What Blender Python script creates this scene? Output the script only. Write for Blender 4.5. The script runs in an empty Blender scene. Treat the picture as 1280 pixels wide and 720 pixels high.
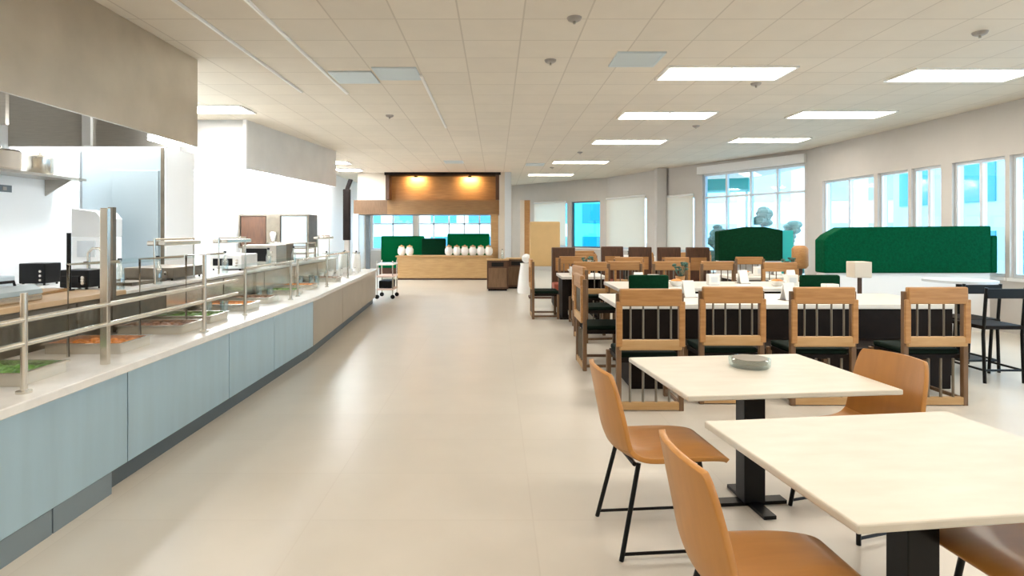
import bpy, bmesh, math, random
from mathutils import Vector, Matrix
random.seed(7)
PI = math.pi
C = bpy.context.scene.collection
sc = bpy.context.scene

# ---------------------------------------------------------------- camera, world, light, exposure
F = 720.0; CX = 620.0; CY = 290.0; EYE = 1.55; H = 3.55
cam = bpy.data.cameras.new('camera'); camo = bpy.data.objects.new('camera', cam); C.objects.link(camo)
camo.location = (0, 0, EYE); camo.rotation_euler = (PI/2, 0, 0)
cam.sensor_width = 36; cam.lens = F/1280*36
cam.shift_x = (640-CX)/1280; cam.shift_y = -(360-CY)/1280; cam.clip_start = .05; cam.clip_end = 400
sc.camera = camo
sc.view_settings.view_transform = 'Standard'; sc.view_settings.look = 'None'
sc.view_settings.gamma = 1; sc.view_settings.use_curve_mapping = False
sc.view_settings.exposure = 1.52
w = bpy.data.worlds.new('world'); sc.world = w; w.use_nodes = True
bg = w.node_tree.nodes['Background']; bg.inputs[0].default_value = (.74, .89, 1, 1); bg.inputs[1].default_value = 2.9
LIGHT_MAIN = 7.0; LIGHT_KITCHEN = 30.0

def area(name, loc, sx, sy, power, col, rot=(0,0,0)):
    l = bpy.data.lights.new(name, 'AREA'); l.shape = 'RECTANGLE'; l.size = sx; l.size_y = sy; l.energy = power; l.color = col
    o = bpy.data.objects.new(name, l); C.objects.link(o); o.location = loc; o.rotation_euler = rot
    return o

# ---------------------------------------------------------------- helpers
def at(px, py, z=0.0):
    Y = F*(EYE-z)/(py-CY); return Vector(((px-CX)*Y/F, Y, z))
def atY(px, py, Y):
    return Vector(((px-CX)*Y/F, Y, EYE-(py-CY)*Y/F))
def pX(px, Y): return (px-CX)*Y/F
def pZ(py, Y): return EYE-(py-CY)*Y/F

class MB:
    def __init__(s): s.bm = bmesh.new()
    def _fin(s, vs, M=None):
        if M is not None: bmesh.ops.transform(s.bm, matrix=M, verts=vs)
    def box(s, x0, x1, y0, y1, z0, z1, bev=0, M=None):
        r = bmesh.ops.create_cube(s.bm, size=1.0); vs = r['verts']
        bmesh.ops.transform(s.bm, matrix=Matrix.Translation(((x0+x1)/2, (y0+y1)/2, (z0+z1)/2)) @ Matrix.Diagonal((abs(x1-x0), abs(y1-y0), abs(z1-z0), 1)), verts=vs)
        if bev:
            es = list({e for v in vs for e in v.link_edges})
            rr = bmesh.ops.bevel(s.bm, geom=es, offset=bev, segments=2, affect='EDGES', profile=.5)
            vs = list({v for f in rr['faces'] for v in f.verts} | {v for v in vs if v.is_valid})
        s._fin(vs, M); return s
    def cyl(s, c, r, h, r2=None, n=20, M=None):
        q = bmesh.ops.create_cone(s.bm, cap_ends=True, segments=n, radius1=r, radius2=r if r2 is None else r2, depth=h)
        bmesh.ops.transform(s.bm, matrix=Matrix.Translation((c[0], c[1], c[2]+h/2)), verts=q['verts'])
        s._fin(q['verts'], M); return s
    def ball(s, c, r, sx=1, sy=1, sz=1, n=12):
        q = bmesh.ops.create_uvsphere(s.bm, u_segments=n, v_segments=max(6, n//2), radius=r)
        bmesh.ops.transform(s.bm, matrix=Matrix.Translation(c) @ Matrix.Diagonal((sx, sy, sz, 1)), verts=q['verts']); return s
    def tube(s, pts, r, n=10, closed=False):
        pts = [Vector(p) for p in pts]; rings = []
        m = len(pts)
        for i, p in enumerate(pts):
            a = pts[i-1] if i > 0 else (pts[-1] if closed else p)
            b = pts[i+1] if i < m-1 else (pts[0] if closed else p)
            t = (b-a).normalized()
            ref = Vector((0, 0, 1)) if abs(t.z) < .9 else Vector((1, 0, 0))
            u = t.cross(ref).normalized(); v = t.cross(u).normalized()
            rings.append([s.bm.verts.new(p+u*math.cos(2*PI*k/n)*r+v*math.sin(2*PI*k/n)*r) for k in range(n)])
        for i in range(m-1 + (1 if closed else 0)):
            A, B = rings[i], rings[(i+1) % m]
            for k in range(n): s.bm.faces.new((A[k], A[(k+1) % n], B[(k+1) % n], B[k]))
        if not closed:
            s.bm.faces.new(rings[0][::-1]); s.bm.faces.new(rings[-1])
        return s
    def lathe(s, c, prof, n=24):
        rings = [[s.bm.verts.new((c[0]+r*math.cos(2*PI*k/n), c[1]+r*math.sin(2*PI*k/n), c[2]+z)) for k in range(n)] for r, z in prof]
        for A, B in zip(rings, rings[1:]):
            for k in range(n): s.bm.faces.new((A[k], A[(k+1) % n], B[(k+1) % n], B[k]))
        if prof[0][0] > 1e-4: s.bm.faces.new(rings[0][::-1])
        if prof[-1][0] > 1e-4: s.bm.faces.new(rings[-1])
        return s
    def prism(s, pts, d, M=None):          # pts: 2D outline in (x,z), extruded along +y by d
        a = [s.bm.verts.new((x, 0, z)) for x, z in pts]; b = [s.bm.verts.new((x, d, z)) for x, z in pts]
        s.bm.faces.new(a); s.bm.faces.new(b[::-1]); n = len(pts)
        for i in range(n): s.bm.faces.new((a[i], b[i], b[(i+1) % n], a[(i+1) % n]))
        s._fin(a+b, M); return s
    def build(s, name, mat, parent=None, smooth=None, bev=0, solid=0, sub=0, off=0):
        bm = s.bm; bmesh.ops.remove_doubles(bm, verts=bm.verts, dist=1e-5)
        bmesh.ops.recalc_face_normals(bm, faces=bm.faces)
        me = bpy.data.meshes.new(name); bm.to_mesh(me); bm.free()
        o = bpy.data.objects.new(name, me); C.objects.link(o)
        if mat: me.materials.append(mat)
        if parent is not None: o.parent = parent
        if smooth is not None:
            for p in me.polygons: p.use_smooth = True
            md = o.modifiers.new('split', 'EDGE_SPLIT'); md.split_angle = math.radians(smooth)
        if solid: md = o.modifiers.new('solid', 'SOLIDIFY'); md.thickness = solid; md.offset = off
        if sub: md = o.modifiers.new('sub', 'SUBSURF'); md.levels = md.render_levels = sub
        if bev: md = o.modifiers.new('bev', 'BEVEL'); md.width = bev; md.segments = 2; md.limit_method = 'ANGLE'
        return o

def tag(o, label=None, cat=None, group=None, kind=None):
    if label: o['label'] = label
    if cat: o['category'] = cat
    if group: o['group'] = group
    if kind: o['kind'] = kind
    return o
def struct(o): o['kind'] = 'structure'; return o
def thing(name, label, cat, loc=(0,0,0), rz=0, group=None):
    o = bpy.data.objects.new(name, None); C.objects.link(o); o.location = loc; o.rotation_euler = (0, 0, rz); o.empty_display_size = .1
    return tag(o, label, cat, group)
def copy_tree(o, parent=None):
    c = o.copy(); C.objects.link(c)
    if parent is not None: c.parent = parent
    for ch in list(o.children): copy_tree(ch, c)
    return c
class Kind:
    """first call returns the source itself, later calls return a copy"""
    def __init__(s, maker): s.maker = maker; s.src = None; s.used = False
    def put(s, loc, rz, label, group=None):
        if s.src is None: s.src = s.maker(); o = s.src
        else: o = copy_tree(s.src)
        o.location = loc; o.rotation_euler = (0, 0, rz); o['label'] = label
        if group: o['group'] = group
        return o

# ---------------------------------------------------------------- materials
def mat(name, col, rough=.5, metal=0, spec=.5, noise=0, nscale=8, stretch=(1,1,1), bump=0, trans=0, emit=None, estr=0, coat=0, alpha=1, col2=None, aniso=0, bscale=None):
    m = bpy.data.materials.new(name); m.use_nodes = True; nt = m.node_tree; b = nt.nodes['Principled BSDF']
    b.inputs['Base Color'].default_value = (*col, 1); b.inputs['Roughness'].default_value = rough; b.inputs['Metallic'].default_value = metal
    b.inputs['Specular IOR Level'].default_value = spec
    if trans: b.inputs['Transmission Weight'].default_value = trans
    if coat: b.inputs['Coat Weight'].default_value = coat; b.inputs['Coat Roughness'].default_value = .1
    if alpha < 1: b.inputs['Alpha'].default_value = alpha
    if emit: b.inputs['Emission Color'].default_value = (*emit, 1); b.inputs['Emission Strength'].default_value = estr
    if noise or col2 or bump:
        tc = nt.nodes.new('ShaderNodeTexCoord'); mp = nt.nodes.new('ShaderNodeMapping'); mp.inputs['Scale'].default_value = stretch
        nt.links.new(tc.outputs['Object'], mp.inputs[0])
        nz = nt.nodes.new('ShaderNodeTexNoise'); nz.inputs['Scale'].default_value = nscale; nz.inputs['Detail'].default_value = 4
        nt.links.new(mp.outputs[0], nz.inputs[0])
        if noise or col2:
            c2 = col2 or tuple(max(0, c*(1-noise)) for c in col); c1 = col if col2 else tuple(min(1, c*(1+noise)) for c in col)
            rp = nt.nodes.new('ShaderNodeValToRGB'); rp.color_ramp.elements[0].position = .3; rp.color_ramp.elements[1].position = .7
            rp.color_ramp.elements[0].color = (*c2, 1); rp.color_ramp.elements[1].color = (*c1, 1)
            nt.links.new(nz.outputs[0], rp.inputs[0]); nt.links.new(rp.outputs[0], b.inputs['Base Color'])
        if bump:
            bp = nt.nodes.new('ShaderNodeBump'); bp.inputs['Strength'].default_value = bump; bp.inputs['Distance'].default_value = .01
            nt.links.new(nz.outputs[0], bp.inputs['Height']); nt.links.new(bp.outputs[0], b.inputs['Normal'])
    return m
M = {}
M['steel'] = mat('brushed_steel', (.46,.43,.38), .3, .9, noise=.06, nscale=6, stretch=(1,1,12))
M['hood'] = mat('hood_steel', (.60,.55,.47), .3, .9, noise=.08, nscale=2.2)
M['hood_pale'] = mat('pale_hood_steel', (.74,.74,.73), .4, .3, noise=.04, nscale=3)
M['steel_dark'] = mat('dark_steel', (.2,.17,.13), .4, .7, noise=.15, nscale=7)
M['panel'] = mat('counter_panel', (.44,.62,.75), .30, .75, noise=.05, nscale=2, stretch=(1,4,.4))
M['panel_far'] = mat('far_counter_panel', (.42,.37,.3), .45, .3, noise=.05, nscale=2)
M['toe'] = mat('toe_kick', (.10,.13,.15), .5, .3)
M['toe_l'] = mat('toe_kick_light', (.23,.29,.33), .4, .5)
M['rail'] = mat('rail_metal', (.72,.68,.6), .22, .85)
M['ctop'] = mat('counter_stone', (.75,.73,.69), .25, 0, noise=.05, nscale=9)
M['white'] = mat('white_paint', (.83,.83,.83), .5)
M['kwall'] = mat('kitchen_white', (.93,.95,.96), .5, noise=.01, nscale=2)
M['fridge'] = mat('blue_grey_metal', (.42,.50,.54), .4, .3)
M['black'] = mat('black_metal', (.003,.003,.0035), .4, .0, spec=.25)
M['dark'] = mat('dark_brown', (.010,.006,.0045), .6, spec=.15, noise=.3, nscale=7)
M['darkgreen'] = mat('dark_green_fabric', (.002,.03,.012), .95, spec=.1, noise=.2, nscale=25, bump=.2)
M['green'] = mat('green_panel', (.0,.068,.028), .95, spec=.08, noise=.22, nscale=30, bump=.5)
M['cushion'] = mat('dark_cushion', (.003,.010,.006), .9, spec=.15, noise=.2, nscale=20)
M['greenb'] = mat('bright_green_panel', (.0,.16,.05), .9, spec=.1, noise=.2, nscale=30)
M['block2'] = mat('tan_board', (.62,.42,.19), .5, noise=.05, nscale=4)
M['teal'] = mat('teal_paint', (.02,.42,.40), .5)
M['tan'] = mat('tan_shell', (.46,.205,.045), .42, noise=.06, nscale=5, stretch=(1,6,1), coat=.1)
M['wood'] = mat('honey_wood', (.45,.23,.08), .45, col2=(.35,.165,.05), nscale=5, stretch=(1,10,10))
M['woodl'] = mat('light_wood', (.50,.31,.14), .5, col2=(.42,.24,.09), nscale=4, stretch=(1,8,8))
M['woodd'] = mat('brown_wood', (.10,.042,.018), .5, col2=(.06,.024,.01), nscale=5, stretch=(8,8,1))
M['woodm'] = mat('mid_wood', (.20,.11,.055), .5, col2=(.13,.07,.03), nscale=5, stretch=(8,8,1))
M['woodp'] = mat('panel_wood', (.30,.16,.06), .5, col2=(.22,.115,.04), nscale=3, stretch=(1,6,12))
M['woodk'] = mat('bar_wood', (.52,.33,.14), .45, col2=(.42,.25,.10), nscale=3, stretch=(1,6,8))
M['block'] = mat('butcher_block', (.66,.48,.30), .5, col2=(.55,.37,.2), nscale=5, stretch=(6,1,1))
M['stone'] = mat('table_stone', (.64,.595,.51), .35, col2=(.585,.535,.45), nscale=5, stretch=(1,3,1))
M['wtable'] = mat('white_laminate', (.78,.76,.71), .3)
M['cream'] = mat('cream_paint', (.66,.58,.48), .6)
M['grey'] = mat('grey_wall', (.56,.53,.50), .7, noise=.02, nscale=3)
M['frame'] = mat('window_frame', (.66,.70,.73), .4, .3)
M['frame_d'] = mat('dark_window_frame', (.15,.18,.2), .4, .3)
M['blind'] = mat('roller_blind', (.92,.88,.82), .8)
_n = M['blind'].node_tree; _t = _n.nodes.new('ShaderNodeBsdfTranslucent'); _t.inputs[0].default_value = (.95,.88,.78,1); _x = _n.nodes.new('ShaderNodeMixShader'); _x.inputs[0].default_value = .5
_n.links.new(_n.nodes['Principled BSDF'].outputs[0], _x.inputs[1]); _n.links.new(_t.outputs[0], _x.inputs[2]); _n.links.new(_x.outputs[0], _n.nodes['Material Output'].inputs[0])
M['vent'] = mat('vent_metal', (.62,.70,.73), .5, .2)
M['slot'] = mat('slot_metal', (.9,.88,.84), .4)
M['dots'] = mat('grey_plastic', (.36,.33,.30), .5)
M['ceramic'] = mat('white_ceramic', (.85,.84,.81), .2)
M['red'] = mat('red_brown_plastic', (.30,.07,.04), .5)
M['orange'] = mat('orange_food', (.60,.22,.04), .6, noise=.3, nscale=30)
M['greenfood'] = mat('green_food', (.12,.25,.05), .6, noise=.4, nscale=40)
M['brownfood'] = mat('brown_food', (.25,.12,.06), .6, noise=.4, nscale=40)
M['ext'] = mat('pale_facade', (.30,.50,.62), .7, noise=.05, nscale=.6)
M['extw'] = mat('white_facade', (.6,.68,.72), .7)
M['extg'] = mat('facade_glass', (.05,.22,.33), .2)
M['tree'] = mat('tree_leaves', (.05,.12,.09), .8, noise=.4, nscale=5)
M['trunk'] = mat('tree_bark', (.08,.06,.05), .8)
M['ground'] = mat('pavement', (.5,.52,.54), .8, noise=.1, nscale=.5)
M['blanket'] = mat('soft_pink_plastic', (.7,.52,.45), .6)
def emis(name, col, s):
    m = bpy.data.materials.new(name); m.use_nodes = True; nt = m.node_tree; nt.nodes.clear()
    e = nt.nodes.new('ShaderNodeEmission'); o = nt.nodes.new('ShaderNodeOutputMaterial'); e.inputs[0].default_value = (*col, 1); e.inputs[1].default_value = s
    nt.links.new(e.outputs[0], o.inputs[0]); return m
M['lamp'] = emis('lamp_diffuser', (1,.91,.78), LIGHT_MAIN)
M['klamp'] = emis('kitchen_lamp_diffuser', (.93,.97,1), LIGHT_KITCHEN)
M['slotlamp'] = mat('slot_lens', (.9,.88,.84), .3)
def glass(name, tint=(.93,.98,1), refl=.08):
    m = bpy.data.materials.new(name); m.use_nodes = True; nt = m.node_tree; nt.nodes.clear()
    t = nt.nodes.new('ShaderNodeBsdfTransparent'); g = nt.nodes.new('ShaderNodeBsdfGlossy'); x = nt.nodes.new('ShaderNodeMixShader'); o = nt.nodes.new('ShaderNodeOutputMaterial')
    t.inputs[0].default_value = (*tint, 1); g.inputs['Roughness'].default_value = .03; x.inputs[0].default_value = refl
    nt.links.new(t.outputs[0], x.inputs[1]); nt.links.new(g.outputs[0], x.inputs[2]); nt.links.new(x.outputs[0], o.inputs[0]); return m
M['glass'] = glass('window_glass', (.80,.93,1))
M['glass_teal'] = glass('teal_glass', (.25,.78,.85))
M['guard'] = glass('clear_guard_glass', (.93,.97,.97), .10)
M['glassware'] = glass('clear_glassware', (.82,.9,.9), .25)

def grid_mat(name, base, line, sx, sy, ox, oy, wid, rough, bumpn=0, var=.03, spec=.5, coat=0):
    m = mat(name, base, rough, spec=spec); nt = m.node_tree; b = nt.nodes['Principled BSDF']
    g = nt.nodes.new('ShaderNodeNewGeometry'); sp = nt.nodes.new('ShaderNodeSeparateXYZ'); nt.links.new(g.outputs['Position'], sp.inputs[0])
    def math_(op, a, bb=None):
        n = nt.nodes.new('ShaderNodeMath'); n.operation = op
        for i, q in enumerate((a, bb)):
            if q is None: continue
            if isinstance(q, (int, float)): n.inputs[i].default_value = q
            else: nt.links.new(q, n.inputs[i])
        return n.outputs[0]
    fs = []
    for k, (s_, o_) in enumerate(((sx, ox), (sy, oy))):
        v = math_('DIVIDE', math_('SUBTRACT', sp.outputs[k], o_), s_)
        fr = math_('FRACT', v); d = math_('MINIMUM', fr, math_('SUBTRACT', 1.0, fr)); d = math_('MULTIPLY', d, s_)
        fs.append(math_('LESS_THAN', d, wid/2))
        if k == 0: fl0 = math_('FLOOR', v)
        else: fl1 = math_('FLOOR', v)
    L = math_('MAXIMUM', fs[0], fs[1])
    cb = nt.nodes.new('ShaderNodeCombineXYZ'); nt.links.new(fl0, cb.inputs[0]); nt.links.new(fl1, cb.inputs[1])
    wn = nt.nodes.new('ShaderNodeTexWhiteNoise'); nt.links.new(cb.outputs[0], wn.inputs[0])
    hs = nt.nodes.new('ShaderNodeHueSaturation'); hs.inputs['Color'].default_value = (*base, 1)
    nt.links.new(math_('ADD', 1-var, math_('MULTIPLY', wn.outputs[0], 2*var)), hs.inputs['Value'])
    nz = nt.nodes.new('ShaderNodeTexNoise'); nz.inputs['Scale'].default_value = 3.0; nz.inputs['Detail'].default_value = 5; nt.links.new(g.outputs['Position'], nz.inputs[0])
    mx0 = nt.nodes.new('ShaderNodeMixRGB'); mx0.blend_type = 'MULTIPLY'; mx0.inputs[0].default_value = .10; nt.links.new(hs.outputs[0], mx0.inputs[1]); nt.links.new(nz.outputs[0], mx0.inputs[2])
    mx = nt.nodes.new('ShaderNodeMixRGB'); mx.inputs[2].default_value = (*line, 1); nt.links.new(L, mx.inputs[0]); nt.links.new(mx0.outputs[0], mx.inputs[1])
    nt.links.new(mx.outputs[0], b.inputs['Base Color'])
    return m
M['floor'] = grid_mat('floor_tiles', (.63,.58,.505), (.57,.52,.45), 1.2, .6, .2, .1, .008, .30, var=.02)
M['ceil'] = grid_mat('ceiling_tiles', (.80,.725,.62), (.62,.55,.46), .6, .6, .255, .01, .016, .85, var=.025, spec=.1)

# ---------------------------------------------------------------- room shell
struct(MB().box(-6.0, 9.6, -4, 25.2, -.12, 0).build('floor', M['floor']))
struct(MB().box(-6.0, 9.6, -4, 25.2, H, H+.12).build('ceiling', M['ceil']))
struct(MB().box(-5.85, -5.65, -4, 25.2, 0, H).build('wall_left', M['kwall']))
struct(MB().box(-6, 9.6, -4.2, -4, 0, H).build('wall_rear', M['cream']))

def frame_of(P, Q):
    d = Vector((Q[0]-P[0], Q[1]-P[1], 0)); L = d.length; d.normalize(); n = Vector((d.y, -d.x, 0))   # n: to the right of travel
    Mx = Matrix(((d.x, n.x, 0, P[0]), (d.y, n.y, 0, P[1]), (0, 0, 1, 0), (0, 0, 0, 1)))
    return Mx, L
def s_px(P, Q, px):
    k = (px-CX)/F; dx, dy = Q[0]-P[0], Q[1]-P[1]; L = math.hypot(dx, dy)
    t = (k*P[1]-P[0])/(dx-k*dy); return t*L
wcount = [0]
def wall(name, P, Q, openings, m, th=.22, out=1):
    """openings: (s0,s1,z0,z1,mullions,glassmat,framemat,transoms). out=+1: thickness to the right of P->Q"""
    Mx, L = frame_of(P, Q); b = MB(); y0, y1 = (0, th) if out > 0 else (-th, 0)
    ops = sorted(openings); s = 0
    for o_ in ops:
        s0, s1, z0, z1 = o_[:4]
        b.box(s, s0, y0, y1, 0, H, M=Mx)
        if z0 > 0: b.box(s0, s1, y0, y1, 0, z0, M=Mx)
        if z1 < H: b.box(s0, s1, y0, y1, z1, H, M=Mx)
        s = s1
    b.box(s, L, y0, y1, 0, H, M=Mx)
    struct(b.build(name, m))
    for o_ in ops:
        s0, s1, z0, z1, mull, gm, fm, trs = o_
        wcount[0] += 1; e = bpy.data.objects.new('window_%d' % wcount[0], None); C.objects.link(e); struct(e)
        e.matrix_world = Mx @ Matrix.Translation((s0, 0, z0)); W, Hh = s1-s0, z1-z0; yc = (y0+y1)/2; t = .05
        fb = MB(); fb.box(0, t, yc-.05, yc+.05, 0, Hh).box(W-t, W, yc-.05, yc+.05, 0, Hh).box(t, W-t, yc-.05, yc+.05, 0, t).box(t, W-t, yc-.05, yc+.05, Hh-t, Hh)
        for k in range(mull): x = W*(k+1)/(mull+1); fb.box(x-.03, x+.03, yc-.04, yc+.04, t, Hh-t)
        for zt in trs: fb.box(t, W-t, yc-.04, yc+.04, zt-z0-.03, zt-z0+.03)
        fb.build('window_frame', fm, e)
        MB().box(t, W-t, yc-.008, yc+.008, t, Hh-t).build('pane', gm, e)
        MB().box(-.02, W+.02, y0-.03 if out > 0 else y1-.02, (y0+.02) if out > 0 else y1+.03, -.05, -.005).build('window_sill', M['white'], e)
# right wall with tall window strip
E = (7.57, 14.0); R = (8.65, -4.0)
def rw(px0, px1, z0=.85, z1=2.73, mull=0, g='glass', f='frame'): return (s_px(E, R, px0), s_px(E, R, px1), z0, z1, mull, M[g], M[f], ())
opsR = [rw(1028,1092,mull=1), rw(1097,1135), rw(1139,1176,mull=1), rw(1190,1256,mull=1), rw(1262,1372,mull=1)]
LR = math.hypot(R[0]-E[0], R[1]-E[1]); sA = opsR[-1][1]+.5
while sA+2.0 < LR: opsR.append((sA, sA+1.9, .85, 2.73, 1, M['glass'], M['frame'], ())); sA += 2.4
# E->R travels towards the camera (-y): right of travel is -x, so outward is left
wall('wall_right', E, R, opsR, M['grey'], out=-1)
# glazed bay
D = (5.98, 17.0)
s0, s1 = s_px(D, E, 878), s_px(D, E, 1006)
wall('wall_bay', D, E, [(s0, s1, .35, 3.22, 3, M['glass'], M['frame'], (2.55,))], M['grey'], out=-1)
# curved back wall
A = (.7, 24.8); B = (4.1, 21.2); Cc = (5.33, 18.2)
wall('wall_back', A, B, [(s_px(A,B,668), s_px(A,B,709), .95, 2.72, 0, M['glass'], M['frame'], ()), (s_px(A,B,714), s_px(A,B,750), .95, 2.72, 0, M['glass_teal'], M['frame_d'], ())], M['grey'], out=-1)
wall('wall_back_middle', B, Cc, [(s_px(B,Cc,762), s_px(B,Cc,808), .95, 2.72, 0, M['glass'], M['frame'], ())], M['grey'], out=-1)
wall('wall_back_right', Cc, D, [(s_px(Cc,D,836), s_px(Cc,D,868), .95, 2.62, 0, M['glass'], M['frame'], ())], M['grey'], out=-1)
wall('wall_far', (-5.65, 24.8), (.72, 24.8), [(.3, 2.1, .8, 2.6, 1, M['glass'], M['frame'], (1.9,)), (2.3, 5.6, .8, 2.6, 4, M['glass'], M['frame'], (1.9,))], M['grey'], out=-1)
# column in the curved wall, white bay beam
struct(MB().box(5.02, 5.34, 18.0, 18.3, 0, H, bev=.02).build('trim_column', M['grey']))
MxB, LB = frame_of(D, E)
bb = MB().box(.02, LB-.02, .02, .10, 3.24, 3.46, M=MxB); struct(bb.build('trim_bay_beam', M['white']))

# roller blinds (top level things hanging in front of windows)
def blind(P, Q, px0, px1, z0, z1, label):
    Mx, L = frame_of(P, Q); s0, s1 = s_px(P, Q, px0), s_px(P, Q, px1)
    e = thing('roller_blind', label, 'blind', group='roller blinds on the back wall'); e.matrix_world = Mx @ Matrix.Translation(((s0+s1)/2, .06, z0)); W = (s1-s0)/2
    MB().box(-W, W, -.006, .006, .03, z1-z0).build('blind_fabric', M['blind'], e)
    MB().tube([(-W, 0, z1-z0+.02), (W, 0, z1-z0+.02)], .035).build('roller', M['white'], e, smooth=40)
    MB().box(-W, W, -.012, .012, 0, .03).build('bottom_bar', M['frame'], e)
blind(A, B, 669, 708, 1.0, 2.72, 'white blind left of the teal window, beside the tan wooden board')
blind(B, Cc, 760, 808, .98, 2.74, 'wide white blind between the teal window and the grey column')
blind(Cc, D, 835, 868, .98, 2.64, 'white blind right of the grey column, next to the glazed bay')

# ---------------------------------------------------------------- exterior
struct(MB().box(-60, 80, -20, 120, -1.0, -.8).build('trim_pavement', M['ground']))
def building(label, x, y, rz, Wd, Dp, Ht, cols, rows, m, gm):
    e = thing('building', label, 'building', (x, y, -.8), rz, 'pale buildings outside the windows')
    MB().box(-Wd/2, Wd/2, -Dp/2, Dp/2, 0, Ht).build('wall', M[m], e)
    MB().box(-Wd/2-.2, Wd/2+.2, -Dp/2-.2, Dp/2+.2, Ht, Ht+.3).build('roof', M['extw'], e)
    for i in range(cols):
        for j in range(rows):
            cx = -Wd/2+Wd*(i+.5)/cols; cz = Ht*(j+.5)/rows
            MB().box(cx-Wd/cols*.34, cx+Wd/cols*.34, -Dp/2-.06, -Dp/2+.05, cz-Ht/rows*.3, cz+Ht/rows*.3).build('window', M[gm], e)
    return e
building('pale blue office block outside the right hand windows', 24, 16, -PI/2, 26, 8, 9, 8, 3, 'ext', 'extg')
building('white low block seen through the glazed bay', 22, 42, -.45, 20, 8, 11, 6, 3, 'extw', 'ext')
building('pale block seen through the windows behind the bar', -4, 48, 0, 26, 8, 10, 9, 4, 'extw', 'extg')
aw = thing('awning', 'teal canopy outside the upper left of the glazed bay', 'awning', (7.6, 19.6, -.8), -.45)
MB().box(-.85, .95, -.5, .5, 3.72, 4.12, bev=.03).build('canopy', M['teal'], aw)
MB().cyl((-.75, .3, 0), .05, 3.73).cyl((.85, .3, 0), .05, 3.73).build('pole', M['extw'], aw)
def tree(x, y, h, label):
    e = thing('small_tree', label, 'tree', (x, y, -.8), 0, 'small trees outside the glazed bay')
    MB().tube([(0,0,0), (.04,0,h*.5), (0,.03,h*.95)], .05).build('trunk', M['trunk'], e)
    c = MB(); rnd = random.Random(int(x*100))
    for k in range(26):
        t = rnd.random(); r = (1-t)*.5+.08; a = rnd.random()*6.28
        c.ball((math.cos(a)*r*.7, math.sin(a)*r*.7, h*(.35+.65*t)), .14+.1*rnd.random(), 1.2, 1.2, .7, 6)
    c.build('crown', M['tree'], e)
tree(8.3, 21.5, 2.6, 'dark small tree outside the left of the glazed bay'); tree(9.7, 21.0, 3.3, 'taller dark tree outside the middle of the glazed bay'); tree(10.9, 21.2, 2.7, 'dark small tree outside the right of the glazed bay')

# ---------------------------------------------------------------- ceiling fixtures
def make_light():
    e = thing('ceiling_light', '', 'ceiling light')
    f = MB(); f.box(-.79,.79,-.30,-.275,-.025,0).box(-.79,.79,.275,.30,-.025,0).box(-.79,-.76,-.275,.275,-.025,0).box(.76,.79,-.275,.275,-.025,0).box(-.012,.012,-.275,.275,-.02,0)
    f.build('frame', M['slot'], e)
    MB().box(-.76,.76,-.275,.275,-.016,-.002).build('diffuser', M['lamp'], e); return e
KL = Kind(make_light); g = 'bright rectangular ceiling lights over the seating'
rows = [(2.86,7.22,'nearest bright ceiling light over the middle tables'), (5.9,7.3,'nearest bright ceiling light beside the window wall'),
 (2.9,9.83,'second ceiling light back over the middle tables'), (5.82,9.75,'second ceiling light back beside the window wall'),
 (2.93,12.7,'third ceiling light back over the middle tables'), (5.9,12.46,'third ceiling light back beside the window wall'),
 (2.4,16.4,'farthest ceiling light over the middle tables near the back wall'),
 (2.86,4.2,'added ceiling light out of view above the front tables'), (5.9,4.2,'added ceiling light out of view above the window wall end'),  # from here on: lights out of view, added to brighten the room
 (2.86,1.2,'added ceiling light out of view overhead on the table side'), (5.9,1.2,'added ceiling light out of view near the windows'),
 (-.6,1.6,'added ceiling light out of view above the aisle'), (-.6,-1.4,'added rear aisle ceiling light out of view'), (2.86,-1.8,'added rear table ceiling light out of view')]
for x, y, l in rows: KL.put((x, y, H), 0, l, g)
def make_added_klight():
    e = thing('added_kitchen_light', '', 'ceiling light')
    MB().box(-.40,.40,-.29,-.26,-.03,0).box(-.40,.40,.26,.29,-.03,0).box(-.40,-.37,-.26,.26,-.03,0).box(.37,.40,-.26,.26,-.03,0).build('frame', M['slot'], e)
    MB().box(-.37,.37,-.26,.26,-.018,-.002).build('diffuser', M['klamp'], e); return e
KK = Kind(make_added_klight)  # extra kitchen ceiling lights, added to brighten the white wall
for x, y, l in [(-4.6,7.6,'added kitchen ceiling light hidden behind the big hood'), (-4.6,16.5,'added kitchen ceiling light beyond the pale hood'), (-4.7,18.4,'added kitchen ceiling light beside the bar')]:
    KK.put((x, y, H), 0, l, 'kitchen ceiling lights')
KL.put((-4.8, 9.35, H), 0, 'kitchen ceiling light between the two steel hoods', 'kitchen ceiling lights')
KL.put((-1.8, 22.6, H), 0, 'added ceiling light hidden behind the wooden bar soffit'); KL.put((1.9, 20.0, H), 0, 'added farthest ceiling light beside the bar column')  # both added to lift the dim far end of the room
KL.put((-2.0, 24.0, H), 0, 'added ceiling light by the windows behind the bar')  # another light added to brighten the area behind the bar
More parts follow.
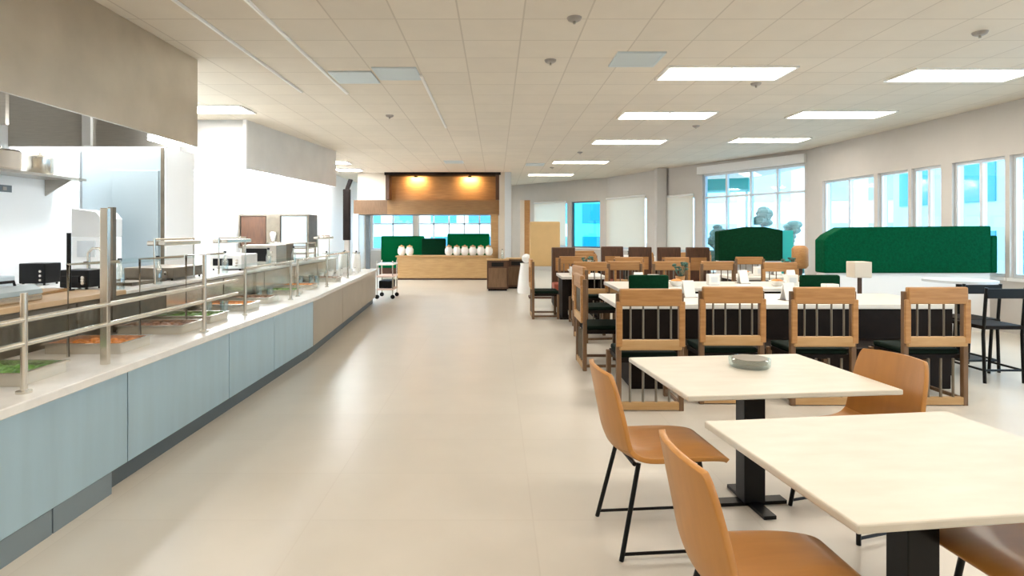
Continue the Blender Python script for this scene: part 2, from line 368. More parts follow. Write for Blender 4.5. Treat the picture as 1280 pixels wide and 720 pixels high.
# slot diffusers (long white lines)
for (x, y0, y1, l) in [(-2.14, 3.2, 8.3, 'long white ceiling strip left of the air vents'), (-.955, 7.3, 11.0, 'shorter white ceiling strip right of the air vents'), (-2.76, 4.2, 8.2, 'faint white ceiling strip nearest the big hood')]:
    e = thing('ceiling_strip', l, 'ceiling strip', (x, (y0+y1)/2, H), 0, 'white strips in the ceiling'); d = (y1-y0)/2
    MB().box(-.013 if x<-2.5 else -.018,.013 if x<-2.5 else .018,-d,d,-.02,0).build('channel', M['slot'], e)
    MB().box(-.010,.010,-d+.02,d-.02,-.026,-.0201).build('lens', M['slotlamp'], e)
def make_vent():
    e = thing('air_vent', '', 'vent')
    f = MB().box(-.27,.27,-.27,-.24,-.02,0).box(-.27,.27,.24,.27,-.02,0).box(-.27,-.24,-.24,.24,-.02,0).box(.24,.27,-.24,.24,-.02,0); f.build('frame', M['vent'], e)
    MB().box(-.24,.24,-.24,.24,-.006,-.001).build('backing', M['fridge'], e)
    s_ = MB()
    for k in range(7):
        y = -.21+k*.07; s_.box(-.24,.24,-.027,.027,-.002,.002, M=Matrix.Translation((0,y,-.014)) @ Matrix.Rotation(-.12,4,'X'))
    tag(s_.build('louvre', M['vent'], e)); return e
KV = Kind(make_vent)
for x, y, l in [(-1.82,7.42,'left air vent of the pair in the ceiling over the aisle'), (-1.24,7.25,'right air vent of the pair in the ceiling over the aisle'), (1.62,6.65,'pale air vent left of the nearest bright ceiling light'), (-1.2,16.4,'distant ceiling vent before the wooden bar'),(1.15,17.0,'distant ceiling vent right of the bar')]:
    KV.put((x, y, H), 0, l, 'ceiling air vents')
def make_det():
    e = thing('sprinkler', '', 'sprinkler')
    MB().lathe((0,0,-.035), [(0,0),(.04,.0),(.06,.012),(.07,.034)]).build('cover', M['dots'], e, smooth=40)
    MB().cyl((0,0,-.06), .012, .03).build('nozzle', M['steel'], e); return e
KD = Kind(make_det)
for px, py, l in [(487,144,'small grey ceiling sprinkler over the aisle beyond the vents'), (945,104,'grey ceiling sprinkler behind the nearest bright light'), (870,157,'grey ceiling sprinkler between two lights in the middle'), (725,190,'tiny grey ceiling sprinkler near the back wall'), (718,22,'round ceiling sprinkler at the top centre'), (688,75,'faint ceiling sprinkler over the aisle edge'), (690,209,'tiny ceiling sprinkler close to the bar column'),(1225,40,'round ceiling sprinkler near the top right')]:
    p = at(px, py, H); KD.put((p.x, p.y, H), 0, l, 'small round ceiling sprinklers')

# ---------------------------------------------------------------- hoods
X0 = -3.47; XB = -5.64
e = thing('exhaust_hood', 'huge brushed steel exhaust hood over the near cooking line', 'exhaust hood', (-4.5, 4.5, 0))
def L(x, y): return x+4.5, y-4.5
hb = MB(); hb.box(X0+4.5-.03, X0+4.5, -3.5, 2.2, 2.54, H).build('front_panel', M['hood'], e, bev=.004)
MB().box(XB+4.5, X0+4.5-.03, 2.16, 2.2, 2.54, H).build('end_panel', M['steel'], e)
MB().box(-.26,-.16,2.12,2.159,2.545,H).build('corner_strip', M['hood_pale'], e)
MB().box(XB+4.5, X0+4.5-.03, -3.5, -3.46, 2.54, H).build('end_panel', M['hood'], e)
MB().box(X0+4.5-.08, X0+4.5-.03, -3.46, 2.16, 2.56, 2.60).build('drip_rim', M['steel_dark'], e)
f_ = MB()
for k in range(11):
    y = -3.4+k*.5; f_.box(-.9, .2, y, y+.46, -.02, .02, M=Matrix.Translation((0,0,3.0)) @ Matrix.Rotation(0.45,4,'Y'))
f_.build('grease_filter', M['steel_dark'], e)
MB().box(XB+4.5, -.1, .9, .94, 2.56, H).build('divider', M['steel'], e)
hl = MB().box(.68,.93,1.82,2.08,2.56,2.62).build('hood_lamp', M['klamp'], e); hl['label'] = 'white lamp inside the hood'
for (y0, y1) in ((-2.8,-2.4), (-1.9,-1.5)): MB().box(-.3,-.1,y0,y1,2.62,2.66).build('hood_lamp', M['klamp'], e)  # two more lamps out of view, added to light the kitchen
# second hood
M['hoodend'] = mat('hood_end_steel', (.45,.46,.47), .4, .5)
a0 = Vector((-4.44, 10.3)); 
e = thing('exhaust_hood', 'pale smaller exhaust hood farther along the white kitchen wall', 'exhaust hood', (-4.8, 12.3, 0))
pts = [(XB+4.8, -2.0), (-4.44+4.8, -2.0), (-3.97+4.8, 2.0), (XB+4.8, 2.0)]
b = MB(); lo = [b.bm.verts.new((x, y, 2.67)) for x, y in pts]; hi = [b.bm.verts.new((x, y, H)) for x, y in pts]
for i in range(4): b.bm.faces.new((lo[i], lo[(i+1)%4], hi[(i+1)%4], hi[i]))
b.bm.faces.new([b.bm.verts.new((x, y, 2.9)) for x, y in pts])
b.build('canopy', M['hood_pale'], e)
MB().box(XB+4.81, -4.44+4.74, -2.03, -2.001, 2.66, H-.001).build('end_panel', M['hoodend'], e)
for (y0, y1) in ((-1.7,-.6),(-.3,.6),(.9,1.8)): MB().box(-.75,-.45,y0,y1,2.84,2.88).build('hood_lamp', M['klamp'], e)['label'] = 'added white lamp under the pale hood'  # lamps tucked up inside the hood, added to brighten the wall below
MB().box(-4.44+4.74, -4.44+4.8, -2.06, -1.99, 2.66, H).build('corner_post', M['white'], e)

# ---------------------------------------------------------------- serving counter
XF = -2.27
P1 = at(384, 446); P2 = at(466, 381); Yb = P1.y; XF2 = P2.x; YE = P2.y+.3
CT = .745
e = thing('serving_counter', 'long steel fronted serving counter running down the left side of the aisle', 'counter', (-2.8, 4, 0))
def lo_(x, y): return x+2.8, y-4
def poly(mb, pts, z0, z1):
    a = [mb.bm.verts.new((x+2.8, y-4, z0)) for x, y in pts]; c = [mb.bm.verts.new((x+2.8, y-4, z1)) for x, y in pts]; n = len(pts)
    mb.bm.faces.new(a[::-1]); mb.bm.faces.new(c)
    for i in range(n): mb.bm.faces.new((a[i], a[(i+1)%n], c[(i+1)%n], c[i]))
    return mb
YS = .8
poly(MB(), [(XF-.03, YS), (XF-.03, Yb), (XF2-.03, YE), (-3.9, YE), (-3.9, YS)], .12, CT-.05).build('cabinet', M['steel_dark'], e)
poly(MB(), [(XF-.06, 3.42), (XF-.06, Yb), (XF2-.06, YE-.02), (-3.85, YE-.02), (-3.85, 3.42)], 0, .12).build('toe_kick', M['toe'], e)
ys = [YS, 2.05, 3.55, 4.9, 5.9, Yb]
for a_, b_ in zip(ys, ys[1:]): poly(MB(), [(XF, a_+.004), (XF, b_-.004), (XF-.029, b_-.004), (XF-.029, a_+.004)], .135, CT-.05).build('front_panel', M['panel'], e)
n = 3
for k in range(n):
    f0, f1 = k/n, (k+1)/n; q = lambda t: (XF+(XF2-XF)*t, Yb+(YE-Yb)*t)
    (xa, ya), (xb, yb) = q(f0), q(f1)
    poly(MB(), [(xa, ya+.004), (xb, yb-.004), (xb-.029, yb-.004), (xa-.029, ya+.004)], .135, CT-.05).build('front_panel', M['panel_far'], e)['label'] = 'beige front panel'
for a_, b_ in ((YS,2.3),(2.31,2.62),(2.63,2.95),(2.96,3.41)): poly(MB(), [(XF-.005, a_), (XF-.005, b_), (XF-.06, b_), (XF-.06, a_)], 0, .13).build('kick_plate', M['toe_l'], e)
poly(MB(), [(XF+.03, YS), (XF+.03, Yb), (XF2+.03, YE), (-3.12, YE), (-3.12, YS)], CT-.05, CT).build('worktop', M['ctop'], e, bev=.006)
# dark recessed wells shown as trays set into the worktop
TOP = CT+.0005

# raised cooking line behind
e = thing('cooking_line', 'raised dark steel cooking line with tan butcher block top behind the sneeze guard', 'kitchen unit', (-3.5, 5, 0))
MB().box(.39,-.39, -4.2, 6.2, CT+.001, 1.03).build('body', M['steel_dark'], e)
for k in range(9): MB().box(.39,.40,-4.18+k*1.15,-4.18+k*1.15+1.12,CT+.03,1.02).build('front_panel', M['steel_dark' if k < 4 else 'rail'], e)
MB().box(.42,-.42, -4.2, -.2, 1.031, 1.07, bev=.005).build('butcher_block', M['block'], e)
MB().box(.42,-.42, -.19, 6.2, 1.031, 1.06, bev=.005).build('steel_top', M['ctop'], e)
BT = 1.0705; BT2 = 1.0605

# sneeze guard
e = thing('sneeze_guard', 'near sneeze guard with two steel rails and posts on the serving counter', 'sneeze guard', (-2.36, 3.5, TOP))
for y, zt, w_ in ((-.62, .5, .016), (1.16, .62, .018)):
    p = MB().cyl((0, y, 0), w_, zt, n=14).cyl((0,y,0), .035, .012).build('post', M['rail'], e, smooth=40)
MB().box(-.035,.012,-.02,.012,0,.95,bev=.004).build('post', M['rail'], e)['label'] = 'tall flat steel post'
MB().tube([(0,-1.9,.365),(0,1.75,.365)], .014).build('rail', M['rail'], e, smooth=40)
MB().tube([(0,-1.9,.245),(0,1.75,.245)], .014).build('rail', M['rail'], e, smooth=40)
MB().box(-.004,.004,-1.8,-.05,.26,.35).build('guard_glass', M['guard'], e)
MB().box(-.33,-.02,.1,1.6,.60,.61).build('glass_shelf', M['guard'], e)
for y in (.12, .85, 1.5): MB().tube([(0,y,.62),(-.33,y,.6),(-.33,y,.02)], .010).build('bracket', M['rail'], e, smooth=40)
def make_guard():
    e = thing('sneeze_guard', '', 'sneeze guard')
    for y in (-.62, .62): MB().cyl((0,y,0), .015, .45).cyl((0,y,0), .03, .01).build('post', M['rail'], e, smooth=40)
    MB().box(-.26,.02,-.66,.66,.45,.462).build('glass_shelf', M['guard'], e)
    MB().box(-.006,.006,-.6,.6,.2,.43).build('guard_glass', M['guard'], e)
    MB().tube([(.02,-.66,.456),(.02,.66,.456)], .012).build('rail', M['rail'], e, smooth=40); return e
KG = Kind(make_guard)
for y, l in ((6.2,'second glass sneeze guard along the serving counter'), (7.8,'third glass sneeze guard along the serving counter'), (9.4,'last glass sneeze guard before the counter end')):
    x = XF-.16 if y < Yb else XF+(XF2-XF)*(y-Yb)/(YE-Yb)-.16
    KG.put((x, y, TOP), 0, l, 'sneeze guards farther along the serving counter')

# food pans and trays
def make_pan(food):
    def f():
        e = thing('food_pan', '', 'food pan')
        b = MB(); b.box(-.24,.24,-.15,.15,0,.01)
        for (x0,x1,y0,y1) in ((-.25,-.24,-.16,.16),(.24,.25,-.16,.16),(-.24,.24,-.16,-.15),(-.24,.24,.15,.16)): b.box(x0,x1,y0,y1,0,.07)
        b.box(-.265,.265,-.175,-.155,.06,.07).box(-.265,.265,.155,.175,.06,.07).box(-.265,-.245,-.155,.155,.06,.07).box(.245,.265,-.155,.155,.06,.07)
        b.build('pan', M['rail'], e)
        c = MB(); c.box(-.235,.235,-.145,.145,.01,.04); rnd = random.Random(3)
        for k in range(40): c.ball((rnd.uniform(-.2,.2), rnd.uniform(-.12,.12), .04), rnd.uniform(.02,.035), 1, 1, .7, 6)
        tag(c.build('food', M[food], e), kind='stuff'); return e
    return f
pans = [Kind(make_pan(k)) for k in ('brownfood','greenfood','orange')]
names = ['brown','green','orange']
spots = [('nearest, at the left edge', -2.72, 2.45), ('behind the first guard post', -2.72, 3.15), ('beside the tall flat post', -2.72, 3.95), ('between the tall and round posts', -2.72, 4.68),
         ('just past the end of the near rails', -2.75, 5.2), ('under the second guard', -2.78, 6.0), ('at the far end of the second guard', -2.8, 6.6), ('under the third guard', -2.8, 7.45), ('at the far end of the third guard', -2.82, 8.15), ('under the last guard', -2.82, 9.4)]
for i, (d, x, y) in enumerate(spots):
    pans[i%3].put((x, y, TOP), 0, 'steel pan of %s food, %s' % (names[i%3], d), 'food pans on the serving counter')
def make_tray():
    e = thing('serving_tray', '', 'tray')
    b = MB().box(-.2,.2,-.28,.28,0,.012,bev=.004).box(-.2,.2,-.28,-.27,.012,.03).box(-.2,.2,.27,.28,.012,.03).box(-.2,-.19,-.27,.27,.012,.03).box(.19,.2,-.27,.27,.012,.03)
    b.build('tray', M['steel_dark'], e); return e
# heat lamps / equipment on cooking line
def put_box_machine(name, label, cat, x, y, z, sx, sy, sz, m, knob=True, door=True, group=None, rz=0):
    e = thing(name, label, cat, (x, y, z), rz, group)
    for fx in (-1,1):
        for fy in (-1,1): MB().cyl((fx*(sx/2-.03), fy*(sy/2-.03), 0), .012, .02, n=8).build('foot', M['black'], e)
    MB().box(-sx/2, sx/2, -sy/2, sy/2, .02, sz, bev=.01).build('body', M[m], e)
    if door: MB().box(-sx*.40, sx*.22, -sy/2-.012, -sy/2, .06, sz-.05, bev=.003).build('door', M['black'], e)
    if knob:
        for k in range(3): MB().cyl((0,0,0), .014, .02, n=10, M=Matrix.Translation((sx*.36, -sy/2-.0, .06+k*(sz-.1)/3)) @ Matrix.Rotation(PI/2,4,'X')).build('knob', M['rail'], e)
    return e
put_box_machine('toaster_oven', 'black box toaster on the cooking line at the far left', 'toaster', -3.55, 4.95, BT2, .24, .22, .17, 'black')
put_box_machine('steel_oven', 'small steel oven on the cooking line beneath the pale hood', 'oven', -3.45, 8.6, BT2, .5, .4, .3, 'steel')
put_box_machine('griddle', 'low steel griddle box behind the tall guard post', 'griddle', -3.5, 6.1, BT2, .5, .6, .13, 'steel_dark', door=False)
put_box_machine('soup_warmer', 'pale steel warmer beside the steel oven', 'warmer', -3.45, 7.6, BT2, .4, .5, .2, 'hood_pale')
put_box_machine('coffee_grinder', 'dark coffee machine on the cooking line end', 'coffee machine', -3.45, 9.25, BT2, .3, .3, .3, 'steel_dark')
# cutting boards
for x, y, z, l in ((-3.62, 3.1, BT, 'tan cutting board on the butcher block at the far left'), (-3.66, 4.42, BT, 'pale cutting board beside the black toaster')):
    e = thing('cutting_board', l, 'cutting board', (x, y, z), .1, 'cutting boards on the cooking line')
    MB().box(-.2,.2,-.28,.28,0,.02,bev=.004).build('board', M['woodl'], e)
    MB().tube([(-.05,-.30,.012),(-.05,-.34,.012),(.05,-.34,.012),(.05,-.30,.012),(.05,-.27,.012)], .008, 8).build('handle', M['rail'], e)
# glass lidded dish (blue-ish) near the left edge
e = thing('chafing_dish', 'pale blue chafing dish with black lid handle at the left edge of the counter', 'chafing dish', (-3.3, 3.85, BT))
MB().box(-.1,.1,-.22,.22,0,.05,bev=.01).build('base', M['rail'], e)
ld_ = MB().prism([(-.1,.05),(-.09,.08),(-.04,.11),(.04,.11),(.09,.08),(.1,.05)], .44, M=Matrix.Translation((0,-.22,0))).build('lid', M['fridge'], e)
MB().tube([(0,-.1,.11),(0,-.09,.14),(0,.09,.14),(0,.1,.11)], .01, 8).build('handle', M['black'], ld_)
# bottles, cups, utensils
def make_cup():
    e = thing('white_cup', '', 'cup')
    MB().lathe((0,0,0), [(.028,0),(.036,.05),(.042,.11),(.038,.11),(.03,.01)]).build('cup', M['ceramic'], e, smooth=40); return e
def make_glass():
    e = thing('drinking_glass', '', 'glass'); MB().lathe((0,0,0), [(.03,0),(.04,.14),(.036,.14),(.027,.01)]).build('glass', M['glassware'], e, smooth=40); return e
def make_bottle():
    e = thing('bottle', '', 'bottle')
    MB().lathe((0,0,0), [(.035,0),(.037,.02),(.037,.15),(.015,.2),(.013,.24)]).build('body', M['glassware'], e, smooth=40)
    MB().cyl((0,0,.24), .016, .025).build('cap', M['black'], e); return e
KC, KGl, KB = Kind(make_cup), Kind(make_glass), Kind(make_bottle)
for i, (x, y) in enumerate([(-3.0,9.9),(-2.9,10.1),(-3.02,10.3),(-2.86,10.45),(-3.05,10.7),(-2.92,10.85),(-2.75,10.9),(-2.7,11.15)]):
    KC.put((x, y, TOP), 0, 'white cups clustered at the far end of the serving counter', 'white cups at the counter end')
for i, (x, y) in enumerate([(-2.72,8.75),(-2.84,8.85),(-2.95,8.7),(-2.75,7.0),(-2.9,7.05),(-2.62,5.55),(-2.8,5.6)]):
    KGl.put((x, y, TOP), 0, 'clear drinking glasses standing between the food pans', 'drinking glasses between the pans')
for x, y, l in ((-3.2,4.9,'clear bottle by the black toaster'),(-3.2,6.8,'clear bottle left of the pale steel warmer'),(-3.22,8.15,'clear bottle in front of the steel oven'),(-3.2,5.45,'clear bottle before the steel griddle'),(-3.2,9.1,'clear bottle right of the steel oven')):
    KB.put((x, y, BT2 if y > 4.8 else BT), 0, l, 'clear bottles along the cooking line')
def make_canister():
    e = thing('white_canister', '', 'canister')
    MB().lathe((0,0,0), [(.08,0),(.09,.02),(.09,.30),(.07,.36)]).build('body', M['ceramic'], e, smooth=40); l_ = MB().cyl((0,0,.361), .075, .03).build('lid', M['rail'], e, smooth=40)
    MB().cyl((0,0,.392), .018, .03).build('knob', M['black'], l_); MB().tube([(0,-.088,.08),(0,-.13,.08),(0,-.13,.05)], .01, 8).build('tap', M['steel_dark'], e); return e
KCn = Kind(make_canister)
for x, y, l in ((-3.05,10.75+.75,'white canister nearest of the four at the counter end'),(-3.15,12.0,'white canister second of the four at the counter end'),(-2.85,11.75,'white canister closest to the aisle at the counter end'),(-3.4,11.55,'white canister standing behind the others at the counter end')):
    KCn.put((x, y, TOP), 0, l, 'white canisters at the counter end')
KT = Kind(make_tray)
for x, y, z, l in ((-3.5,5.5,BT2,'dark tray on the cooking line beside the black toaster'),(-2.72,1.9,TOP,'dark tray on the serving counter by the first guard post')):
    KT.put((x, y, z), 0, l, 'dark serving trays')
# black thermos post & tap
e = thing('beverage_tap', 'slim steel tap with curved spout on the cooking line', 'tap', (-3.75, 5.3, BT2))
MB().cyl((0,0,0), .04, .02).cyl((0,0,.02), .015, .28).tube([(0,0,.3),(.04,0,.34),(.1,0,.34),(.13,0,.3)], .012).build('spout', M['rail'], e, smooth=40)
MB().box(-.01,.01,-.05,.0,.2,.22).build('handle', M['black'], e)
e = thing('utensil_pole', 'black upright pole standing on the butcher block at left', 'pole', (-3.5, 4.72, BT))
MB().cyl((0,0,0), .04, .012).build('foot', M['black'], e); MB().cyl((0,0,.012), .016, .46).build('pole', M['black'], e)
e = thing('utensil_pole', 'dark tall pole right behind the flat guard post', 'pole', (-3.04, 4.56, TOP))
MB().cyl((0,0,0), .05, .012).build('foot', M['steel_dark'], e); MB().box(-.02,.02,-.02,.02,.012,1.0).build('pole', M['steel_dark'], e)
# heat lamp rack
def make_heat():
    e = thing('heat_lamp', '', 'heat lamp')
    MB().tube([(0,-.35,0),(0,-.35,.42),(0,.35,.42),(0,.35,0)], .012).build('stand', M['rail'], e, smooth=40)
    MB().box(-.09,.09,-.33,.33,.36,.405,bev=.01).build('lamp_housing', M['rail'], e)
    return e
KH = Kind(make_heat)
for y, l in ((5.75,'heat lamp bridge over the griddle'),(7.0,'heat lamp bridge left of the pale warmer'),(10.7,'heat lamp bridge beside the steel rack')):
    KH.put((-3.2, y, BT2), 0, l, 'steel heat lamp bridges on the cooking line')

# back counter against the left wall
e = thing('back_counter', 'long white counter against the kitchen wall', 'counter', (-5.25, 9, 0))
MB().box(-.38,.38,-6.5,-1.25,0,.9).build('cabinet', M['kwall'], e)
MB().box(-.38,.38,-.1,2.9,0,.9).build('cabinet', M['kwall'], e)
MB().box(-.39,.4,-6.5,-1.25,.9,.94).build('worktop', M['ctop'], e)
MB().box(-.39,.4,-.1,2.9,.9,.94).build('worktop', M['ctop'], e)
put_box_machine('toaster', 'dark toaster on the counter against the white wall', 'toaster', -5.3, 6.7, .9405, .3, .25, .25, 'black', door=False)
put_box_machine('knife_block', 'pale small box beside the dark toaster', 'box', -5.3, 6.1, .9405, .25, .2, .14, 'fridge', door=False, knob=False)
e = thing('refrigerator', 'tall blue grey refrigerator at the end of the kitchen wall', 'refrigerator', (-5.06, 8.15, 0))
MB().box(-.55,.57,-.35,.35,.08,2.70,bev=.01).build('body', M['fridge'], e)
MB().box(-.5,.5,-.3,.3,0,.08).build('plinth', M['toe'], e)
dr = MB().box(-.12,.50,-.375,-.351,.2,2.38,bev=.004).build('door', M['fridge'], e)
MB().box(.53,.57,-.37,-.351,.08,2.69).build('edge_trim', M['steel_dark'], e)
MB().box(.5705,.59,-.35,.38,.0,2.70).build('side_panel', M['kwall'], e)['label'] = 'white side panel'
MB().tube([(-.06,-.376,1.2),(-.06,-.41,1.22),(-.06,-.41,1.58),(-.06,-.376,1.6)], .01, 8).build('handle', M['rail'], dr)
# wall shelf with pans (below the big hood, left edge)
e = thing('ice_machine', 'white rounded machine on the back counter before the blue grey refrigerator', 'machine', (-5.07, 7.35, .9405))
MB().box(-.2,.17,-.2,.2,.0,.55,bev=.01).build('bin', M['kwall'], e); MB().prism([(-.2,.551),(.17,.551),(.17,.78),(.1,.86),(-.2,.90)], .4, M=Matrix.Translation((0,-.2,0))).build('hood', M['hood_pale'], e); MB().box(-.12,.1,-.215,-.2,.3,.5).build('door', M['frame'], e)
e = thing('wall_shelf', 'steel wall shelf under the big hood at the left edge', 'shelf', (-5.46, 6.0, 2.2))
MB().box(-.18,.2,-1.4,1.4,.0,.03).build('shelf_board', M['steel'], e)
for y in (-1.2, 0, 1.2): MB().prism([(-.18,0),(.15,0),(-.18,-.2)], .02, M=Matrix.Translation((0,y,0))).build('bracket', M['steel'], e)
for i, (y, m, s_) in enumerate(((5.2,'cream',.16),(5.75,'steel_dark',.14),(6.3,'cream',.18),(6.85,'rail',.13))):
    e = thing('stock_pot', ['cream pot at the left end of the wall shelf','dark pot second on the wall shelf','large cream pot third on the wall shelf','bright steel pot at the right end of the wall shelf'][i], 'pot', (-5.42, y, 2.2305), 0, 'pots on the wall shelf')
    MB().lathe((0,0,0), [(s_*.9,0),(s_,.02),(s_,.2),(s_*.97,.2),(s_*.85,.03)]).build('pot', M[m], e, smooth=40)
    MB().lathe((0,0,.2), [(s_*1.02,0),(s_*.9,.02),(.02,.035),(.02,.06)]).build('lid', M['rail'], e, smooth=40)
e = thing('wall_switch', 'small grey switch plate on the white kitchen wall', 'switch', (-5.65, 6.63, 2.05))
MB().box(0,.012,-.08,.08,-.04,.04,bev=.003).build('plate', M['frame_d'], e); MB().box(.012,.02,-.05,.0,-.02,.02).build('button', M['dots'], e)
# steel warming cabinets seen at centre left
c0 = atY(298, 310, 12.5); c1 = atY(386, 268, 12.5)
e = thing('warming_cabinet', 'steel two door warming cabinet on a stand by the white wall', 'cabinet', ((c0.x+c1.x)/2, 12.8, 0))
W2 = (c1.x-c0.x)/2; zb, zt = c0.z, c1.z
MB().box(-W2,W2,-.3,.3,zb,zb+.03).box(-W2,W2,-.3,.3,zt-.03,zt).box(-W2,-W2+.03,-.3,.3,zb+.03,zt-.03).box(W2-.03,W2,-.3,.3,zb+.03,zt-.03).box(-W2+.03,W2-.03,.27,.3,zb+.03,zt-.03).box(-.16,.14,-.3,.27,zb+.03,zt-.03).build('body', M['steel_dark'], e)
MB().box(-W2+.05,-.18,-.28,-.26,zb+.04,zt-.04).build('door', M['woodd'], e)
MB().box(.16,W2-.05,-.28,-.26,zb+.04,zt-.04).build('door', M['fridge'], e)
MB().lathe((0,-.31,zb+.15), [(.03,0),(.06,.08),(.07,.16),(.05,.2)]).build('dispenser', M['ceramic'], e, smooth=40)
for x in (-W2+.04, W2-.04):
    for y in (-.25,.25): MB().box(x-.02,x+.02,y-.02,y+.02,0,zb).build('leg', M['rail'], e)
MB().box(-W2+.06,W2-.06,-.25,.25,.9,.93).build('lower_shelf', M['rail'], e)
e = thing('steel_rack', 'steel rack of stacked shelves right of the warming cabinet', 'rack', (-3.53, 10.0, BT2))
for z in (0,.09,.18,.27): MB().box(-.34,.33,-.25,.25,z+.02,z+.04).build('shelf', M['rail'], e)
for x in (-.33,.32):
    for y in (-.24,.24): MB().box(x-.01,x+.01,y-.01,y+.01,0,.31).build('post', M['rail'], e)

# dark posts left of the bar
e = thing('hanging_post', 'dark slim column between the white wall and the bar', 'column', (pX(434,17.5), 17.5, 0))
MB().box(-.08,.08,-.08,.08,0,.3).build('base', M['dark'], e)
MB().box(-.07,.07,-.07,.07,.3,1.3).build('lower_shaft', M['dots'], e)
MB().box(-.11,.09,-.09,.09,1.3,2.85,bev=.02).build('shaft', M['dark'], e)
MB().prism([(-.05,2.85),(.05,2.85),(.16,3.14),(.06,3.16)], .14, M=Matrix.Translation((0,-.07,0))).build('bracket', M['dark'], e)
e = thing('steel_post', 'pale steel post carrying the left of the bar beam', 'post', (pX(445,18.8), 18.8, 0))
MB().box(-.09,.09,-.06,.06,.02,2.14).build('shaft', M['frame'], e); MB().box(-.14,.14,-.1,.1,0,.02).build('base_plate', M['steel_dark'], e)
e = thing('steel_post', 'second pale post just right behind the first by the bar', 'post', (pX(460,20.8), 20.8, 0))
MB().box(-.07,.07,-.05,.05,.02,2.14).build('shaft', M['frame_d'], e); MB().box(-.12,.12,-.1,.1,0,.02).build('base_plate', M['steel_dark'], e)

# ---------------------------------------------------------------- bar at the end
e = thing('bar_soffit', 'wooden soffit over the bar with two warm glowing spots', 'soffit', (-1.8, 20.0, 0))
BY = 19.5
x0, x1 = pX(484, BY)+1.8, pX(624, BY)+1.8
MB().box(x0, x1, -.2, 1.0, 2.63, 3.46).build('upper_panel', M['woodp'], e)
MB().box(x0-.05, x1+.05, -.75, 1.05, 3.46, H-.001).build('cornice', M['dark'], e)
MB().box(pX(442,BY)+1.8, x0, -.5, 1.0, 2.15, 2.63).build('beam', M['woodm'], e)
MB().box(x0+.001, x1, -.5, 1.0, 2.15, 2.63).build('beam', M['woodp'], e)['label'] = 'golden brown beam'
MB().box(x0-.02, x0+.1, -.7, -.2, 2.63, 3.46).box(x1-.12, x1+.0, -.7, -.2, 2.63, 3.46).build('side_cheek', M['woodd'], e)
MB().box(pX(447,BY)+1.8, x0-.03, -.5, 1.0, 2.632, H-.001).build('cream_box', M['cream'], e)
for px in (522, 588):
    xx = pX(px, 20)+1.8
    lf = MB().cyl((xx, -.42, 3.41), .06, .05).build('downlight', M['black'], e)
    ld = bpy.data.lights.new('bar_wash', 'AREA'); ld.shape = 'RECTANGLE'; ld.size = .45; ld.size_y = .06; ld.energy = 11; ld.color = (1,.68,.32)
    lo2 = bpy.data.objects.new('bar_wash', ld); C.objects.link(lo2); lo2.parent = e; lo2.location = (xx, -.42, 3.40); lo2.rotation_euler = (math.radians(38), 0, 0)
e = thing('bar_column', 'cream and white column at the right end of the bar', 'column', (.31, 19.6, 0))
MB().box(-.20,-.02,-.3,.3,0,H-.001).build('cream_face', M['cream'], e); MB().box(-.02,.2,-.35,.3,0,H-.001).build('white_face', M['frame'], e)
e = thing('wood_post', 'warm brown wooden post carrying the right of the bar beam', 'post', (pX(618,BY), 19.7, 0))
MB().box(-.13,.13,-.15,.15,0,2.149).build('post', M['woodk'], e)
bx0, bx1 = pX(496,18.6), pX(614,18.6)
e = thing('bar_counter', 'light wooden bar counter at the end of the aisle', 'counter', ((bx0+bx1)/2, 18.95, 0)); w2 = (bx1-bx0)/2
MB().box(-w2,w2,-.33,.3,.06,.74).build('front', M['woodk'], e); MB().box(-w2+.02,w2-.02,-.29,.28,0,.06).build('plinth', M['woodd'], e)
MB().box(-w2-.04,w2+.04,-.38,.35,.74,.78,bev=.005).build('worktop', M['woodl'], e)
KJ = Kind(lambda: (lambda e: (MB().lathe((0,0,0), [(.08,0),(.13,.08),(.13,.2),(.09,.26),(.09,.28)]).build('jar', M['ceramic'], e, smooth=40), MB().lathe((0,0,.28), [(.1,0),(.1,.02),(.02,.05),(.02,.07)]).build('lid', M['woodl'], e, smooth=40), e)[-1])(thing('ceramic_jar', '', 'jar')))
for i, px in enumerate((502, 512, 561, 571, 581, 591, 601, 611)):
    KJ.put((pX(px, 18.95), 18.95, .7805), 0, 'white jar with wooden lid on the left end of the bar counter' if px < 530 else 'white jars in the row on the right half of the bar counter', 'white jars on the bar')
def green_bench(label, x0, x1, y, z0, z1, m='green'):
    e = thing('booth_bench', label, 'bench', ((x0+x1)/2, y, 0), 0, 'green booth benches behind the bar'); w_ = (x1-x0)/2
    MB().box(-w_,w_,0,.22,z0,z1,bev=.05).build('backrest', M[m], e, smooth=40); MB().box(-w_,w_,-.45,0,.25,.45,bev=.04).build('seat', M[m], e, smooth=40)
    MB().box(-w_+.03,w_-.03,-.4,.2,0,.25).build('base', M['woodd'], e)
    return e
green_bench('green booth bench behind the left half of the bar', pX(476,21.2), pX(530,21.2), 21.2, .25, pZ(295,21.2), 'greenb')
green_bench('taller dark green bench in the middle behind the bar', pX(527,20.4), pX(557,20.4), 20.4, .25, pZ(298,20.4), 'darkgreen')
green_bench('green booth bench behind the right half of the bar', pX(559,21.2), pX(612,21.2), 21.2, .25, pZ(292,21.2), 'greenb')
